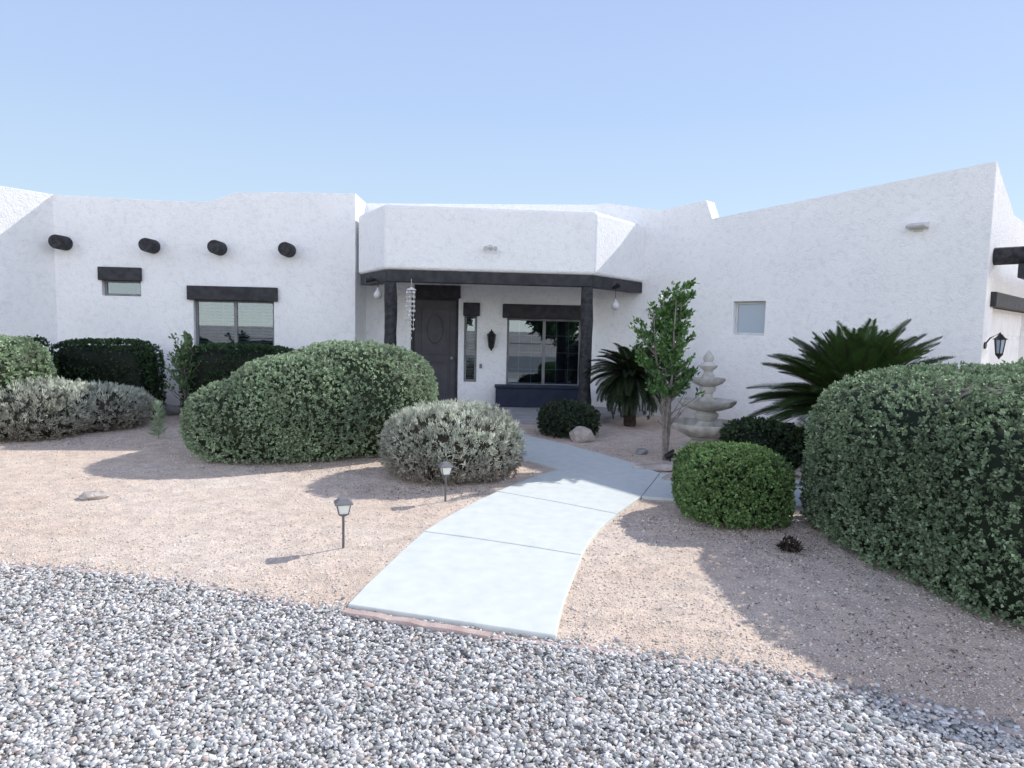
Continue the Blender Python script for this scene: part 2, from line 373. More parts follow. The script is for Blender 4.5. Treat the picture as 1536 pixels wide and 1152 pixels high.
MB().prism(mass,2.56,3.63).build('porch_roof',M['stucco'],house,bevel=.06,seg=4)
def inset(P,d):
    c=Vector((-.3,13.4)); out=[]
    for p in P: v=Vector(p)-c; out.append(tuple(c+v*(1-d/v.length)))
    return out
i1=inset([A_,B_,C_,D_],.03); i2=inset([A_,B_,C_,D_],.27)
for k in range(3):
    b=MB(); o=[i1[k],i1[k+1],i2[k+1],i2[k]]; b.prism(o,2.36,2.557); b.build('beam',M['dark'],house,bevel=.012)
for (q,sx) in ((D(586,430,11.25),0),(D(881,440,11.55),1)):
    b=MB(); pp=[];rr=[]
    for k in range(9):
        z=.1+k*(2.26/8); pp.append((q.x+.006*math.sin(k*1.3+sx),q.y+.005*math.cos(k*2),z)); rr.append(.105+.007*math.sin(k*2.1+sx)+(.015 if k<2 else 0))
    b.tube(pp,rr,16,.02); b.build('column',M['darkwood'],house,True)
i0=inset([A_,B_,C_,D_],-.12)
MB().prism([i0[0],i0[1],i0[2],i0[3],(D_[0],13.33),(q2.x,13.2)],-.02,.1).build('porch_slab',M['slab'],house,bevel=.015)
s0,s1,z0,z1=W_gar; b=MB(); wbox(b,6,s0,s1,0,z1,-.2,-.14)
for k in range(5): wbox(b,6,s0+.05,s1-.05,k*.41+.03,k*.41+.38,-.14,-.125)
b.build('garage_door',M['white'],house,bevel=.006)
b=MB(); wbox(b,6,s0-.18,s1,z1,z1+.2,-.1,.07); b.build('lintel',M['dark'],house,bevel=.012)
t,n=tn(6); T=Vector((t.x,t.y,0)); NN=Vector((n.x,n.y,0)); p=wp(6,Lc[6]+.28,2.72,0)
b=MB(); b.tube([p-NN*.3,p+NN*.55],[.12,.115],16,.03); b.build('viga',M['darkwood'],house,True)
b=MB(); c=p+NN*.38+T*1.5; b.box(c+Vector((0,0,-.22)),(3.4,.16,.18),math.atan2(t.y,t.x)); b.build('beam',M['dark'],house,bevel=.01)
# ---------------------------------------------------------------- fixtures on the house
def lantern(p,n,label,sc=1,far=.11):
    t=thing('wall_lantern',p,label,'wall lamp'); n=Vector((n[0],n[1],0)); c=p+n*far*sc
    b=MB(); b.tube([p-n*.0,p+n*.02],[.05*sc,.045*sc],12); b.build('back_plate',M['black'],t,True)
    b=MB(); b.tube([p+n*.01+Vector((0,0,.02)),p+n*.06+Vector((0,0,.10*sc)),c+Vector((0,0,.17*sc)),c+Vector((0,0,.12*sc))],.01*sc,7); b.build('arm',M['black'],t,True)
    b=MB(); b.lathe([(.002,.16*sc),(.02*sc,.15*sc),(.05*sc,.11*sc),(.085*sc,.085*sc),(.08*sc,.08*sc),(.001,.08*sc)],c,12); b.build('cap',M['black'],t,True)
    for k in range(6):
        b=MB(); a=k*math.pi/3; b.tube([c+Vector((.066*sc*math.cos(a),.066*sc*math.sin(a),.08*sc)),c+Vector((.042*sc*math.cos(a),.042*sc*math.sin(a),-.11*sc))],.006*sc,5); b.build('cage_bar',M['black'],t,True)
    b=MB(); b.lathe([(.045*sc,-.10*sc),(.045*sc,-.12*sc),(.02*sc,-.15*sc),(.004,-.18*sc)],c,12); b.build('finial',M['black'],t,True)
    b=MB(); b.lathe([(.058*sc,.08*sc),(.036*sc,-.11*sc)],c,12); b.build('glass_shade',M['frost' if far>.12 else 'black'],t,True)
    return t
p=PL(737,510,Q[3],Q[4]); lantern(p,tn(3)[1],'black wall lantern between the narrow window and the porch window',1.19)
p=PL(1482,518,Q[6],Q[7]); lantern(wp(6,Lc[6]+.10,p.z,0),tn(6)[1],'black wall lantern on the end wall of the right wing by the garage',1.0,.17)
def flood(p,n,label,mat='white',sc=1):
    t=thing('floodlight',p,label,'floodlight'); n=Vector((n[0],n[1],0)).normalized(); s=Vector((-n.y,n.x,0))
    b=MB(); b.tube([p-n*.01,p+n*.03],.055*sc,14); b.build('base',M[mat],t,True)
    for k in(-1,1):
        a=p+n*.03+s*.02*k; h=a+n*.10*sc+s*.06*sc*k-Vector((0,0,.035*sc)); dr=(h-a).normalized()
        b=MB(); b.tube([a,a+dr*.05*sc,h,h+dr*.04*sc],[.012*sc,.02*sc,.045*sc,.05*sc],12); b.build('lamp_head',M[mat],t,True)
    return t
p=PL(735,371,B_,C_); nn=(Vector(C_)-Vector(B_)).normalized(); flood(p,(nn.y,-nn.x),'small white floodlight on the fascia above the porch','paleframe',.8)
p=PL(1378,340,Q[5],Q[6]); t=thing('floodlight',p,'white wedge shaped light high on the right wing wall','floodlight'); n=tn(5)[1]; n=Vector((n.x,n.y,0)); T=Vector((-n.y,n.x,0))
b=MB(); b.hexa([p-T*.13-n*.01-Vector((0,0,.03)),p+T*.13-n*.01-Vector((0,0,.03)),p+T*.13+n*.16+Vector((0,0,-.02)),p-T*.13+n*.16+Vector((0,0,-.02)),p-T*.13-n*.01+Vector((0,0,.06)),p+T*.13-n*.01+Vector((0,0,.06)),p+T*.11+n*.17+Vector((0,0,.01)),p-T*.11+n*.17+Vector((0,0,.01))]); b.build('housing',M['paleframe'],t,bevel=.01)
b=MB(); b.box(p-n*.0+Vector((0,0,-.045)),(.12,.03,.05),math.atan2(T.y,T.x)); b.build('bracket',M['paleframe'],t)
def spot(p,d,label):
    t=thing('spotlight',p,label,'spotlight'); d=Vector(d).normalized()
    b=MB(); b.tube([p+Vector((0,0,.06)),p],.012,8); b.build('bracket',M['black'],t,True)
    b=MB(); b.tube([p-d*.08,p-d*.03,p+d*.08,p+d*.1],[.025,.035,.045,.04],12); b.build('lamp_head',M['black'],t,True)
p=D(556,420,11.55); spot(p,(-.9,-.5,-.15),'small black spotlight under the left end of the porch beam')
p=D(925,430,11.9); spot(p,(.6,-.7,.3),'small black spotlight on the right slanting beam of the porch')
def pend(p,top,label):
    t=thing('hanging_lamp',p,label,'hanging lamp')
    b=MB(); b.lathe([(.002,-.10),(.05,-.085),(.075,-.04),(.065,.01),(.035,.045),(.018,.07),(.012,.10)],p,16); b.build('lamp_shade',M['paleframe'],t,True)
    b=MB(); b.tube([p+Vector((0,0,.1)),Vector((p.x,p.y,top))],.006,5); b.build('cord',M['black'],t)
pend(D(567,440,11.45),2.4,'white teardrop lamp hanging left of the left porch column'); pend(D(923,457,11.9),2.4,'white teardrop lamp hanging right of the right porch column')
p=D(617,434,11.05); t=thing('wind_chime',p,'white shell wind chime hanging from the porch beam by the door','wind chime')
b=MB(); b.tube([p,Vector((p.x,p.y,2.4))],.004,5); b.lathe([(.002,.04),(.05,.015),(.08,.0),(.08,-.015),(.06,-.01)],p,14); b.build('top_ring',M['shell'],t,True)
for k in range(7):
    a=k*.9; r=.075 if k else 0; q=p+Vector((r*math.cos(a),r*math.sin(a),0)); ln=(.32+.06*k) if k else .85
    b=MB(); b.tube([q,q-Vector((0,0,ln))],.003,4)
    for j in range(int(ln/.075)): b.box(q-Vector((random.uniform(-.01,.01),0,.05+j*.075)),(.036,.010,.034),random.uniform(0,3),random.uniform(0,1))
    b.build('shell_strand',M['shell'],t)
p=PL(721,549,Q[3],Q[4]); b=MB(); n=tn(3)[1]; b.box(p+Vector((n.x,n.y,0))*.012,(.05,.024,.09),0); b.build('door_bell',M['frame'],house,bevel=.005)
# ================================================================ GROUND
def sheet(name,poly,z,mat,kind='structure'):
    b=MB(); b.v=[Vector((p[0],p[1],z)) for p in poly]; b.f=[list(range(len(poly)))]; o=b.build(name,mat); o['kind']=kind; return o
def groundmat():
    m,nt,b=newmat('decomposed_granite'); L=nt.links; tc=N(nt,'ShaderNodeTexCoord')
    def nz(sc,det=5,rg=.6):
        n=N(nt,'ShaderNodeTexNoise'); n.inputs['Scale'].default_value=sc; n.inputs['Detail'].default_value=det; n.inputs['Roughness'].default_value=rg; L.new(tc.outputs['Object'],n.inputs['Vector']); return n
    big=nz(.55,6); r1=ramp(nt,[(.35,(.67,.55,.455)),(.5,(.72,.615,.525)),(.68,(.76,.68,.605))]); L.new(big.outputs['Fac'],r1.inputs['Fac'])
    v=N(nt,'ShaderNodeTexVoronoi'); v.inputs['Scale'].default_value=120; L.new(tc.outputs['Object'],v.inputs['Vector'])
    hs=N(nt,'ShaderNodeSeparateColor'); L.new(v.outputs['Color'],hs.inputs[0])
    r2=ramp(nt,[(0,(.6,.59,.6)),(.25,(.87,.85,.84)),(.7,(1.03,1.0,.98)),(1,(1.17,1.15,1.13))]); L.new(hs.outputs[0],r2.inputs['Fac'])
    mx=N(nt,'ShaderNodeMixRGB',blend_type='MULTIPLY'); mx.inputs[0].default_value=.8; L.new(r1.outputs[0],mx.inputs[1]); L.new(r2.outputs[0],mx.inputs[2])
    mid=nz(6,6); r3=ramp(nt,[(.38,(.84,.84,.85)),(.6,(1.04,1.03,1.02))]); L.new(mid.outputs['Fac'],r3.inputs['Fac'])
    m2=N(nt,'ShaderNodeMixRGB',blend_type='MULTIPLY'); m2.inputs[0].default_value=1; L.new(mx.outputs[0],m2.inputs[1]); L.new(r3.outputs[0],m2.inputs[2])
    L.new(m2.outputs[0],b.inputs['Base Color']); b.inputs['Roughness'].default_value=.95; b.inputs['Specular IOR Level'].default_value=.1
    bp=N(nt,'ShaderNodeBump'); bp.inputs['Strength'].default_value=.6; bp.inputs['Distance'].default_value=.007; L.new(v.outputs['Distance'],bp.inputs['Height']); bp.invert=True
    b2=N(nt,'ShaderNodeBump'); b2.inputs['Strength'].default_value=.6; b2.inputs['Distance'].default_value=.04; L.new(mid.outputs['Fac'],b2.inputs['Height']); L.new(bp.outputs[0],b2.inputs['Normal'])
    L.new(b2.outputs[0],b.inputs['Normal']); return m
GM=groundmat()
sheet('ground',[(-600,-600),(600,-600),(600,600),(-600,600)],0,GM)
kerbL=[(-260,852),(-120,847),(0,849),(120,857),(250,874),(340,890),(440,908)]
kerbM=[(517,919),(620,938),(735,956),(838,968),(950,982),(1060,998),(1160,1013),(1260,1031),(1400,1064),(1536,1105),(1700,1160)]
kp=[G(x,y) for x,y in kerbL+kerbM]; KX=np.array([p.x for p in kp]); KY=np.array([p.y for p in kp])
def kb(x): return np.interp(x,KX,KY)
gp=[(p.x,p.y) for p in kp]; gp=[(-30,kp[0].y+.4)]+gp+[(kp[-1].x+1,kp[-1].y-.6),(20,-2),(20,-14),(-30,-14)]
M['gbase']=surf('gravel_bed',(.12,.115,.11),(.46,.44,.42),80,.95,((45,1,.03),),detail=3)
o=sheet('gravel_bed',gp,.004,M['gbase'])
def strip(name,pix,w,h,mat):
    P=[G(x,y) for x,y in pix]; Pf=[]
    for a,b in zip(P,P[1:]):
        for k in range(6): Pf.append(a.lerp(b,k/6))
    Pf.append(P[-1]); b=MB(); n=len(Pf)
    for i,p in enumerate(Pf):
        t=(Pf[min(i+1,n-1)]-Pf[max(i-1,0)]).normalized(); s=Vector((-t.y,t.x,0)); j=random.uniform(-.006,.006)
        for (o,z) in((-.5,-.02),(-.46,h+j),(.46,h+j),(.5,-.02)): b.v.append(p+s*w*o+Vector((0,0,z)))
    for i in range(n-1):
        for j in range(3): b.f.append([i*4+j,i*4+j+1,i*4+5+j,i*4+4+j])
    b.f.append([0,1,2,3]); e=(n-1)*4; b.f.append([e,e+1,e+2,e+3]); o=b.build(name,mat); o['kind']='structure'; return o
strip('kerb',kerbL,.055,.007,M['kerb']); strip('kerb',[(517,921),(620,940),(735,958)],.055,.028,M['kerb']); strip('kerb',[(740,959),(838,970),(950,984),(1060,1000),(1160,1015),(1260,1033),(1400,1066),(1536,1107),(1700,1162)],.045,.010,M['kerb'])
SL=[[(520,914),(548,884),(578,855),(606,828),(635,802),(715,813),(795,825),(873,838),(860,872),(848,905),(840,935),(835,962),(730,946),(625,930)],
    [(635,802),(664,783),(690,768),(717,754),(745,741),(835,757),(925,775),(908,790),(895,803),(884,819),(873,838),(795,825),(715,813)],
    [(745,741),(770,730),(790,722),(812,714),(838,707),(870,715),(900,725),(930,737),(962,749),(943,762),(925,775),(835,757)],
    [(700,688),(735,662),(770,645),(796,657),(850,669),(905,684),(950,698),(990,713),(962,749),(930,737),(900,725),(870,715),(838,707),(790,694)],
    [(990,713),(1060,716),(1130,720),(1260,727),(1420,738),(1420,776),(1260,766),(1100,758),(962,749)]]
b=MB()
for poly in SL:
    P=[G(x,y) for x,y in poly]; c=sum(P,Vector())/len(P); P=[(p.x-.004*math.copysign(1,p.x-c.x),p.y-.009*math.copysign(1,p.y-c.y)) for p in P]; b.prism(P[::-1],-.03,.028)
o=b.build('path',M['conc'],bevel=.006); o['kind']='structure'
def icos(sub):
    bm=bmesh.new(); bmesh.ops.create_icosphere(bm,subdivisions=sub,radius=1); V=np.array([v.co[:] for v in bm.verts]); F=np.array([[v.index for v in f.verts] for f in bm.faces]); bm.free(); return V,F
def scatter(name,V0,F0,P,Sc,Cc,mat,tilt=.5,jit=.18,smooth=False):
    n=len(P); nv=len(V0); V=V0[None]*(1+RNG.normal(0,jit,(n,nv,1))); V=V*Sc[:,None,:]
    a=RNG.uniform(0,6.28,n); ca,sa=np.cos(a),np.sin(a); tx=RNG.normal(0,tilt,n); ct,st=np.cos(tx),np.sin(tx)
    y=V[:,:,1]*ct[:,None]-V[:,:,2]*st[:,None]; z=V[:,:,1]*st[:,None]+V[:,:,2]*ct[:,None]; x=V[:,:,0]
    W=np.stack([x*ca[:,None]-y*sa[:,None],x*sa[:,None]+y*ca[:,None],z],-1)+P[:,None,:]
    F=(F0[None]+np.arange(n)[:,None,None]*nv).reshape(-1,3)
    return npmesh(name,W.reshape(-1,3),F,np.repeat(Cc,nv,0),mat,smooth=smooth)
n=100000; y=RNG.uniform(1.8,5.0,n); x=RNG.uniform(-1,1,n)*(y*.80+.5)
ok=(y<kb(x)+.01+RNG.normal(0,.055,n)); x=x[ok];y=y[ok]
near=(np.abs(x)<5)
PA=[[(G(px,py).x,G(px,py).y) for px,py in poly] for poly in SL]
def inside(x,y,poly):
    c=np.zeros(len(x),bool); j=len(poly)-1
    for i in range(len(poly)):
        xi,yi=poly[i];xj,yj=poly[j]; c^=((yi>y)!=(yj>y))&(x<(xj-xi)*(y-yi)/(yj-yi+1e-12)+xi); j=i
    return c
ok=np.ones(len(x),bool)
for poly in PA: ok&=~inside(x,y,poly)
x=x[ok];y=y[ok]; n=len(x)
r=np.clip(RNG.lognormal(math.log(.0086),.32,n),.004,.019)
Pz=np.stack([x,y,.003+RNG.uniform(0,.012,n)],1); Sc=np.stack([r*RNG.uniform(1.0,1.7,n),r*RNG.uniform(.7,1.05,n),r*RNG.uniform(.45,.8,n)],1)
pal=np.array([(.77,.76,.75),(.66,.65,.635),(.55,.545,.53),(.44,.435,.42),(.25,.25,.25),(.67,.60,.55),(.54,.44,.39),(.84,.83,.81),(.42,.45,.43),(.14,.14,.14)])
pi=RNG.choice(len(pal),n,p=[.17,.18,.16,.13,.08,.10,.04,.06,.06,.02]); Cc=pal[pi]*RNG.uniform(.82,1.1,(n,1))
V0,F0=icos(1); o=scatter('gravel',V0,F0,Pz,Sc,Cc,M['pebble'],tilt=.6,jit=.17); tag(o,'loose grey white and rust river gravel in front of the kerb','gravel',kind='stuff')
n=95000; y=2.4+8.5*RNG.random(n)**1.5; x=RNG.uniform(-1,1,n)*(y*.80+.3)
ok=y>kb(x)+.02
for poly in PA: ok&=~inside(x,y,poly)
x=x[ok];y=y[ok];n=len(x); r=np.clip(RNG.lognormal(math.log(.0041),.4,n),.002,.012)
V8=np.array([(1,0,0),(-1,0,0),(0,1,0),(0,-1,0),(0,0,1),(0,0,-1)],float); F8=np.array([(0,2,4),(2,1,4),(1,3,4),(3,0,4),(2,0,5),(1,2,5),(3,1,5),(0,3,5)])
pal=np.array([(.77,.67,.58),(.69,.58,.49),(.58,.51,.44),(.86,.80,.74),(.42,.38,.35),(.73,.69,.64)])
Cc=pal[RNG.choice(6,n,p=[.30,.23,.13,.16,.04,.14])]*RNG.uniform(.88,1.1,(n,1))
o=scatter('grit',V8,F8,np.stack([x,y,r*.3],1),np.stack([r*1.3,r,r*.65],1),Cc,M['pebble']); tag(o,'tan decomposed granite grit covering the front yard','grit',kind='stuff')
# ================================================================ PLANTS
sage=((.28,.395,.235),(.47,.57,.39)); 
F1=fit(284,520,560,704,1.9,2.5); F2=fit(408,657,508,694,2.2,2.7); F3=fit(335,580,527,702,2.0,2.4)
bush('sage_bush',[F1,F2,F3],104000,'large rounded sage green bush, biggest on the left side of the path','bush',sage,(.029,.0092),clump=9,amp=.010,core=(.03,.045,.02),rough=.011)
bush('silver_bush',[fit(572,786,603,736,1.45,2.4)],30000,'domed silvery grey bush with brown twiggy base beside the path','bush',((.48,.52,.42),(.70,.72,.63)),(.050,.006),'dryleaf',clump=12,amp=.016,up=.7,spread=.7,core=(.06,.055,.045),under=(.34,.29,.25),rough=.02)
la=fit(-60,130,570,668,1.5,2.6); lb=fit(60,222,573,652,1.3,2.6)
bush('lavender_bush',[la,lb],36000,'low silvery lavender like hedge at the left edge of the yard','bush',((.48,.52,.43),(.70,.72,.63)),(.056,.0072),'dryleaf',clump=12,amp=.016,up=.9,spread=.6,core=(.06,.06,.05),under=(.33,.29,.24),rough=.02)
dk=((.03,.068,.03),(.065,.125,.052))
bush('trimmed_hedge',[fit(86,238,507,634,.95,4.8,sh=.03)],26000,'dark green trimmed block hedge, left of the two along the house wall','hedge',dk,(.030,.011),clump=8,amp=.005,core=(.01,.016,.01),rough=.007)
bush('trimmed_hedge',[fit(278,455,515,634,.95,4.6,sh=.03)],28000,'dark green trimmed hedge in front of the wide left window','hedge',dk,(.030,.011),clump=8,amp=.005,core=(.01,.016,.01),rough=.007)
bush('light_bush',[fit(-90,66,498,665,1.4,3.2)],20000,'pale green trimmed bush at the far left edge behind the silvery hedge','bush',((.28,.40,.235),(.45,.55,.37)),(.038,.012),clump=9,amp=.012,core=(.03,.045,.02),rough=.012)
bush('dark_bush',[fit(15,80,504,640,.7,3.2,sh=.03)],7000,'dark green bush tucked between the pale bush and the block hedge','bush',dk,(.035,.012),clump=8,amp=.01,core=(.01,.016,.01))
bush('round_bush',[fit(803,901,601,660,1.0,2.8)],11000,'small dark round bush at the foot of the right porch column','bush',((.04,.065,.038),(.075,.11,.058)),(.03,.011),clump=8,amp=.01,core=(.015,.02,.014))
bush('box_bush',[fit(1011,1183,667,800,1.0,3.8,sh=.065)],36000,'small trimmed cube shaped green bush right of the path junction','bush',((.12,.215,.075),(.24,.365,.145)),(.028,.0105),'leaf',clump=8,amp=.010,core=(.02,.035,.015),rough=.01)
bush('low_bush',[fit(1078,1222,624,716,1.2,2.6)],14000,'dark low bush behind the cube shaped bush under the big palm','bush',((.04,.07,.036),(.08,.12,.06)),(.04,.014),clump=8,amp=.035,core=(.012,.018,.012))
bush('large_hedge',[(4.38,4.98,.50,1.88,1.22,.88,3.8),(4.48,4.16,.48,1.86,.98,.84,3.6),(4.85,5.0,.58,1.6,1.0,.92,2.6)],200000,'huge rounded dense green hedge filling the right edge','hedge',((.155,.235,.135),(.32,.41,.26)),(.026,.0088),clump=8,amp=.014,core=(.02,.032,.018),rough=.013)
def shrubtree(name,base,h,label,cat,cols,n,leaf,wid,z0,stems=4,mat='leafw',nb=8):
    t=thing(name,base,label,cat); b=MB(); tips=[]
    for k in range(stems):
        a=k*2.4; lean=wid*random.uniform(.2,.55); P=[];Rr=[]; hk=h*(1-.22*k/stems)
        for j in range(6):
            f=j/5; P.append(base+Vector((math.cos(a)*lean*f**1.3+.02*math.sin(j*2+k),math.sin(a)*lean*f**1.3,hk*f*random.uniform(.97,1.0)))); Rr.append(.02*(1-f*.8)+.003)
        b.tube(P,Rr,7); 
        for j in range(2,6):
            for q in range(nb):
                az=random.uniform(0,6.28); L=wid*random.uniform(.45,1.1)*(1.1-abs(j/5-.5)*1.2); s=P[j]-(P[j]-P[j-1])*random.random()
                e=s+Vector((math.cos(az)*L*.8,math.sin(az)*L*.75,L*random.uniform(.4,1.2))); e.z=min(e.z,base.z+h*random.uniform(.93,1.02)); b.tube([s,s.lerp(e,.5)+Vector((0,0,-.02)),e],[.008,.006,.003],5); tips.append((s,e))
    b.build('trunk',M['bark'],t,True)
    Pn=[];An=[]
    for i in range(n):
        s,e=tips[int(len(tips)*random.random()**1.15)]; f=random.uniform(.25,1.05); p=s.lerp(e,f); d=(e-s).normalized()
        if p.z<base.z+z0: continue
        Pn.append((p+Vector((random.gauss(0,.018),random.gauss(0,.018),random.gauss(0,.018))))[:]); An.append((d*.5+Vector((random.gauss(0,.6),random.gauss(0,.6),random.gauss(.5,.5)))).normalized()[:])
    Pn=np.array(Pn);An=np.array(An);k=len(Pn); Sd=nrm(np.cross(An,RNG.normal(0,1,(k,3))))*leaf[1]*RNG.uniform(.7,1.2,(k,1))
    V,F=leafquads(Pn,An*leaf[0]*RNG.uniform(.6,1.2,(k,1)),Sd); ci=RNG.random((k,1)); C=np.array(cols[0])*(1-ci)+np.array(cols[1])*ci
    npmesh('crown',V,F,np.repeat(C,4,0),M[mat],t); return t
shrubtree('young_tree',G(998,690),2.22,'slender young tree with bright green leaves beside the fountain','tree',((.05,.12,.035),(.12,.235,.07)),6800,(.064,.017),.47,.82,5,nb=5)
shrubtree('garden_shrub',G(280,630),1.4,'thin leafy shrub growing left of the wide window','shrub',((.08,.16,.06),(.15,.25,.11)),1500,(.07,.02),.36,.5,3)
g=G(238,659); t=thing('tall_weed',g,'tall pale green weed in the gravel beside the large sage bush','weed'); b=MB(); b.tube([g,g+Vector((.01,0,.25)),g+Vector((-.02,0,.48))],[.008,.006,.003],6); b.build('stem',M['bark'],t,True)
P=[];A=[]
for i in range(170):
    z=random.uniform(.03,.48); a=random.uniform(0,6.28); P.append((g.x,g.y,z)); A.append((math.cos(a)*.15*(1.15-z*1.4),math.sin(a)*.15*(1.15-z*1.4),.08))
P=np.array(P);A=np.array(A); V,F=leafquads(P,A,nrm(np.cross(A,np.array([0,0,1.])))*.012); npmesh('leaves',V,F,np.tile((.46,.56,.38),(len(V),1)),M['leaf'],t)
def sago(c,zc,L,nf,label,cols,sd=1,emin=5,emax=82,tr=.2,droop=62,lw=.0075,ns=34,lf=.15):
    rr=random.Random(sd); t=thing('sago_palm',(c[0],c[1],0),label,'palm'); P=[];A=[];Sd=[];Cc=[]; b=MB(); base=Vector((c[0],c[1],zc))
    for k in range(nf):
        az=k*2.39996+rr.uniform(-.2,.2); f=k/nf; e=R(emax-(emax-emin)*f**.9+rr.uniform(-7,7)); ln=L*rr.uniform(.82,1.1)*(.9+.1*f); p=base+Vector((math.cos(az)*.06,math.sin(az)*.06,0)); path=[p.copy()]; dirs=[]
        for j in range(ns):
            u=j/ns; ee=e-R(droop)*u**1.6; d=Vector((math.cos(az)*math.cos(ee),math.sin(az)*math.cos(ee),math.sin(ee))); dirs.append(d); p=p+d*ln/ns; path.append(p.copy())
        pp=path[::6]+[path[-1]]; b.tube(pp,[.009-.007*i/(len(pp)-1) for i in range(len(pp))],4)
        side=Vector((-math.sin(az),math.cos(az),0)); tone=rr.uniform(0,.5)
        for j in range(2,ns):
            for h in(0,.5):
                q=path[j].lerp(path[j+1],h); d=dirs[j]; nn=d.cross(side); 
                if nn.z<0: nn=-nn
                w=ln*lf*math.sin(math.pi*min(1,(j+h)/ns*.78+.16))+.02
                for s in(-1,1):
                    v=(side*s*.8+d*.62+nn*.38).normalized()*w*rr.uniform(.9,1.1); P.append(q[:]);A.append(v[:]); Sd.append((v.cross(nn).normalized()*lw)[:]); Cc.append(tone+.5*rr.random())
    P=np.array(P);A=np.array(A);Sd=np.array(Sd);Cc=np.array(Cc)[:,None]; V,F=leafquads(P,A,Sd); C=np.array(cols[0])*(1-Cc)+np.array(cols[1])*Cc
    npmesh('crown',V,F,np.repeat(C,4,0),M['palmleaf'],t); b.build('frond_stems',M['palmbark'],t)
    b=MB(); pr=[]
    for j in range(14): pr.append((tr*(1+.12*(j%2))*(1-.2*j/14),zc*1.05*j/13))
    b.lathe(pr+[(.02,zc+.08)],(c[0],c[1],0),18,.2,9); b.build('trunk',M['palmbark'],t)
    return t
pc_=D(1284,600,8.1); sago((pc_.x,pc_.y),.70,1.24,200,'big spiky sago palm in front of the right wing wall',((.02,.045,.015),(.065,.12,.032)),3,emin=-8,emax=86,droop=32,lw=.0075,ns=38,lf=.18)
pc_=D(946,600,11.35); sago((pc_.x,pc_.y),.90,.78,110,'smaller drooping sago palm beside the right porch column',((.014,.026,.013),(.036,.058,.024)),5,-52,68,.10,50,lw=.006,ns=40,lf=.17)
# fountain
fx=G(1060,680); fx=(fx.x,fx.y+.1,0); t=thing('garden_fountain',fx,'pale stone three tiered garden fountain between young tree and big palm','fountain'); k_=1.12
b=MB(); b.lathe([(.30,0),(.31,.05),(.26,.08),(.19,.12),(.16,.17),(.2,.2),(.24,.23)],fx,32,.06,10,k_); b.build('base',M['stone'],t,True)
b=MB(); b.lathe([(.10,.2),(.3,.24,.6),(.44,.31,1),(.5,.37,1),(.51,.41,1),(.47,.41,1),(.42,.33,1),(.1,.29)],fx,72,.05,18,.95); b.build('lower_basin',M['stone'],t,True)
b=MB(); b.lathe([(.14,.28),(.15,.34),(.1,.4),(.09,.43),(.13,.47),(.15,.52),(.1,.57),(.12,.6)],fx,28,0,12,k_); b.build('lower_stem',M['stone'],t,True)
b=MB(); b.lathe([(.05,.56),(.18,.58,.6),(.29,.63,1),(.335,.68,1),(.34,.715,1),(.31,.715,1),(.26,.67,1),(.05,.63)],fx,72,.05,16,k_); b.build('middle_bowl',M['stone'],t,True)
b=MB(); b.lathe([(.09,.64),(.1,.7),(.06,.75),(.055,.80),(.085,.84),(.09,.88),(.06,.92)],fx,24,0,12,k_*1.1); b.build('upper_stem',M['stone'],t,True)
b=MB(); b.lathe([(.03,.88),(.1,.90,.6),(.17,.94,1),(.2,.98,1),(.2,1.01,1),(.18,1.01,1),(.15,.97,1),(.03,.94)],fx,60,.05,14,k_); b.build('upper_bowl',M['stone'],t,True)
b=MB(); b.lathe([(.06,.95),(.065,1.04),(.045,1.08),(.05,1.11),(.09,1.15),(.1,1.18),(.065,1.2),(.045,1.23),(.06,1.27),(.05,1.31),(.02,1.36),(.002,1.39)],fx,20,0,12,k_*1.1); b.build('finial',M['stone'],t,True)
# path lights
lm=surf('lamp_metal',(.10,.10,.105),(.16,.16,.165),9,.45,()); lg,nt_,b_=newmat('lamp_lens'); b_.inputs['Base Color'].default_value=(.72,.76,.72,1); b_.inputs['Roughness'].default_value=.25
def pathlight(p,label,src=None):
    t=thing('path_light',p,label,'garden light','solar path lights beside the path')
    if src:
        for ch in src.children:
            c=ch.copy(); COL.objects.link(c); c.parent=t
            for g_ in ch.children: d=g_.copy(); COL.objects.link(d); d.parent=c
        return t
    z=Vector((0,0,1)); b=MB(); b.tube([p-z*.03,p+z*.25],.0095,10); b.build('post',lm,t,True)
    def sq(mb,prof):
        k=len(mb.v)
        for (r,h) in prof:
            for a in range(4): q=math.pi/4+a*math.pi/2+.35; mb.v.append(p+Vector((r*1.414*math.cos(q),r*1.414*math.sin(q),h)))
        for i in range(len(prof)-1):
            for j in range(4): mb.f.append([k+i*4+j,k+i*4+(j+1)%4,k+i*4+4+(j+1)%4,k+i*4+4+j])
        mb.f.append([k,k+1,k+2,k+3]); e=k+4*(len(prof)-1); mb.f.append([e,e+1,e+2,e+3])
    b=MB(); sq(b,[(.012,.235),(.03,.248),(.036,.252),(.036,.258)]); b.build('collar',lm,t)
    b=MB(); sq(b,[(.03,.258),(.046,.33)]); b.build('lens',lg,t)
    for a in range(4): b=MB(); q=math.pi/4+a*math.pi/2+.35; u=Vector((math.cos(q),math.sin(q),0))*1.414; b.tube([p+u*.032+z*.256,p+u*.049+z*.332],.004,5); b.build('cage_bar',lm,t)
    b=MB(); sq(b,[(.062,.328),(.064,.336),(.036,.358),(.032,.365),(.012,.37)]); b.build('cap',M['frame'],t)
    return t
l1=pathlight(G(515,822),'nearer square solar path light, left of the front path slab'); l2=pathlight(G(668,752),'farther square solar path light, in front of the silvery domed bush',l1)
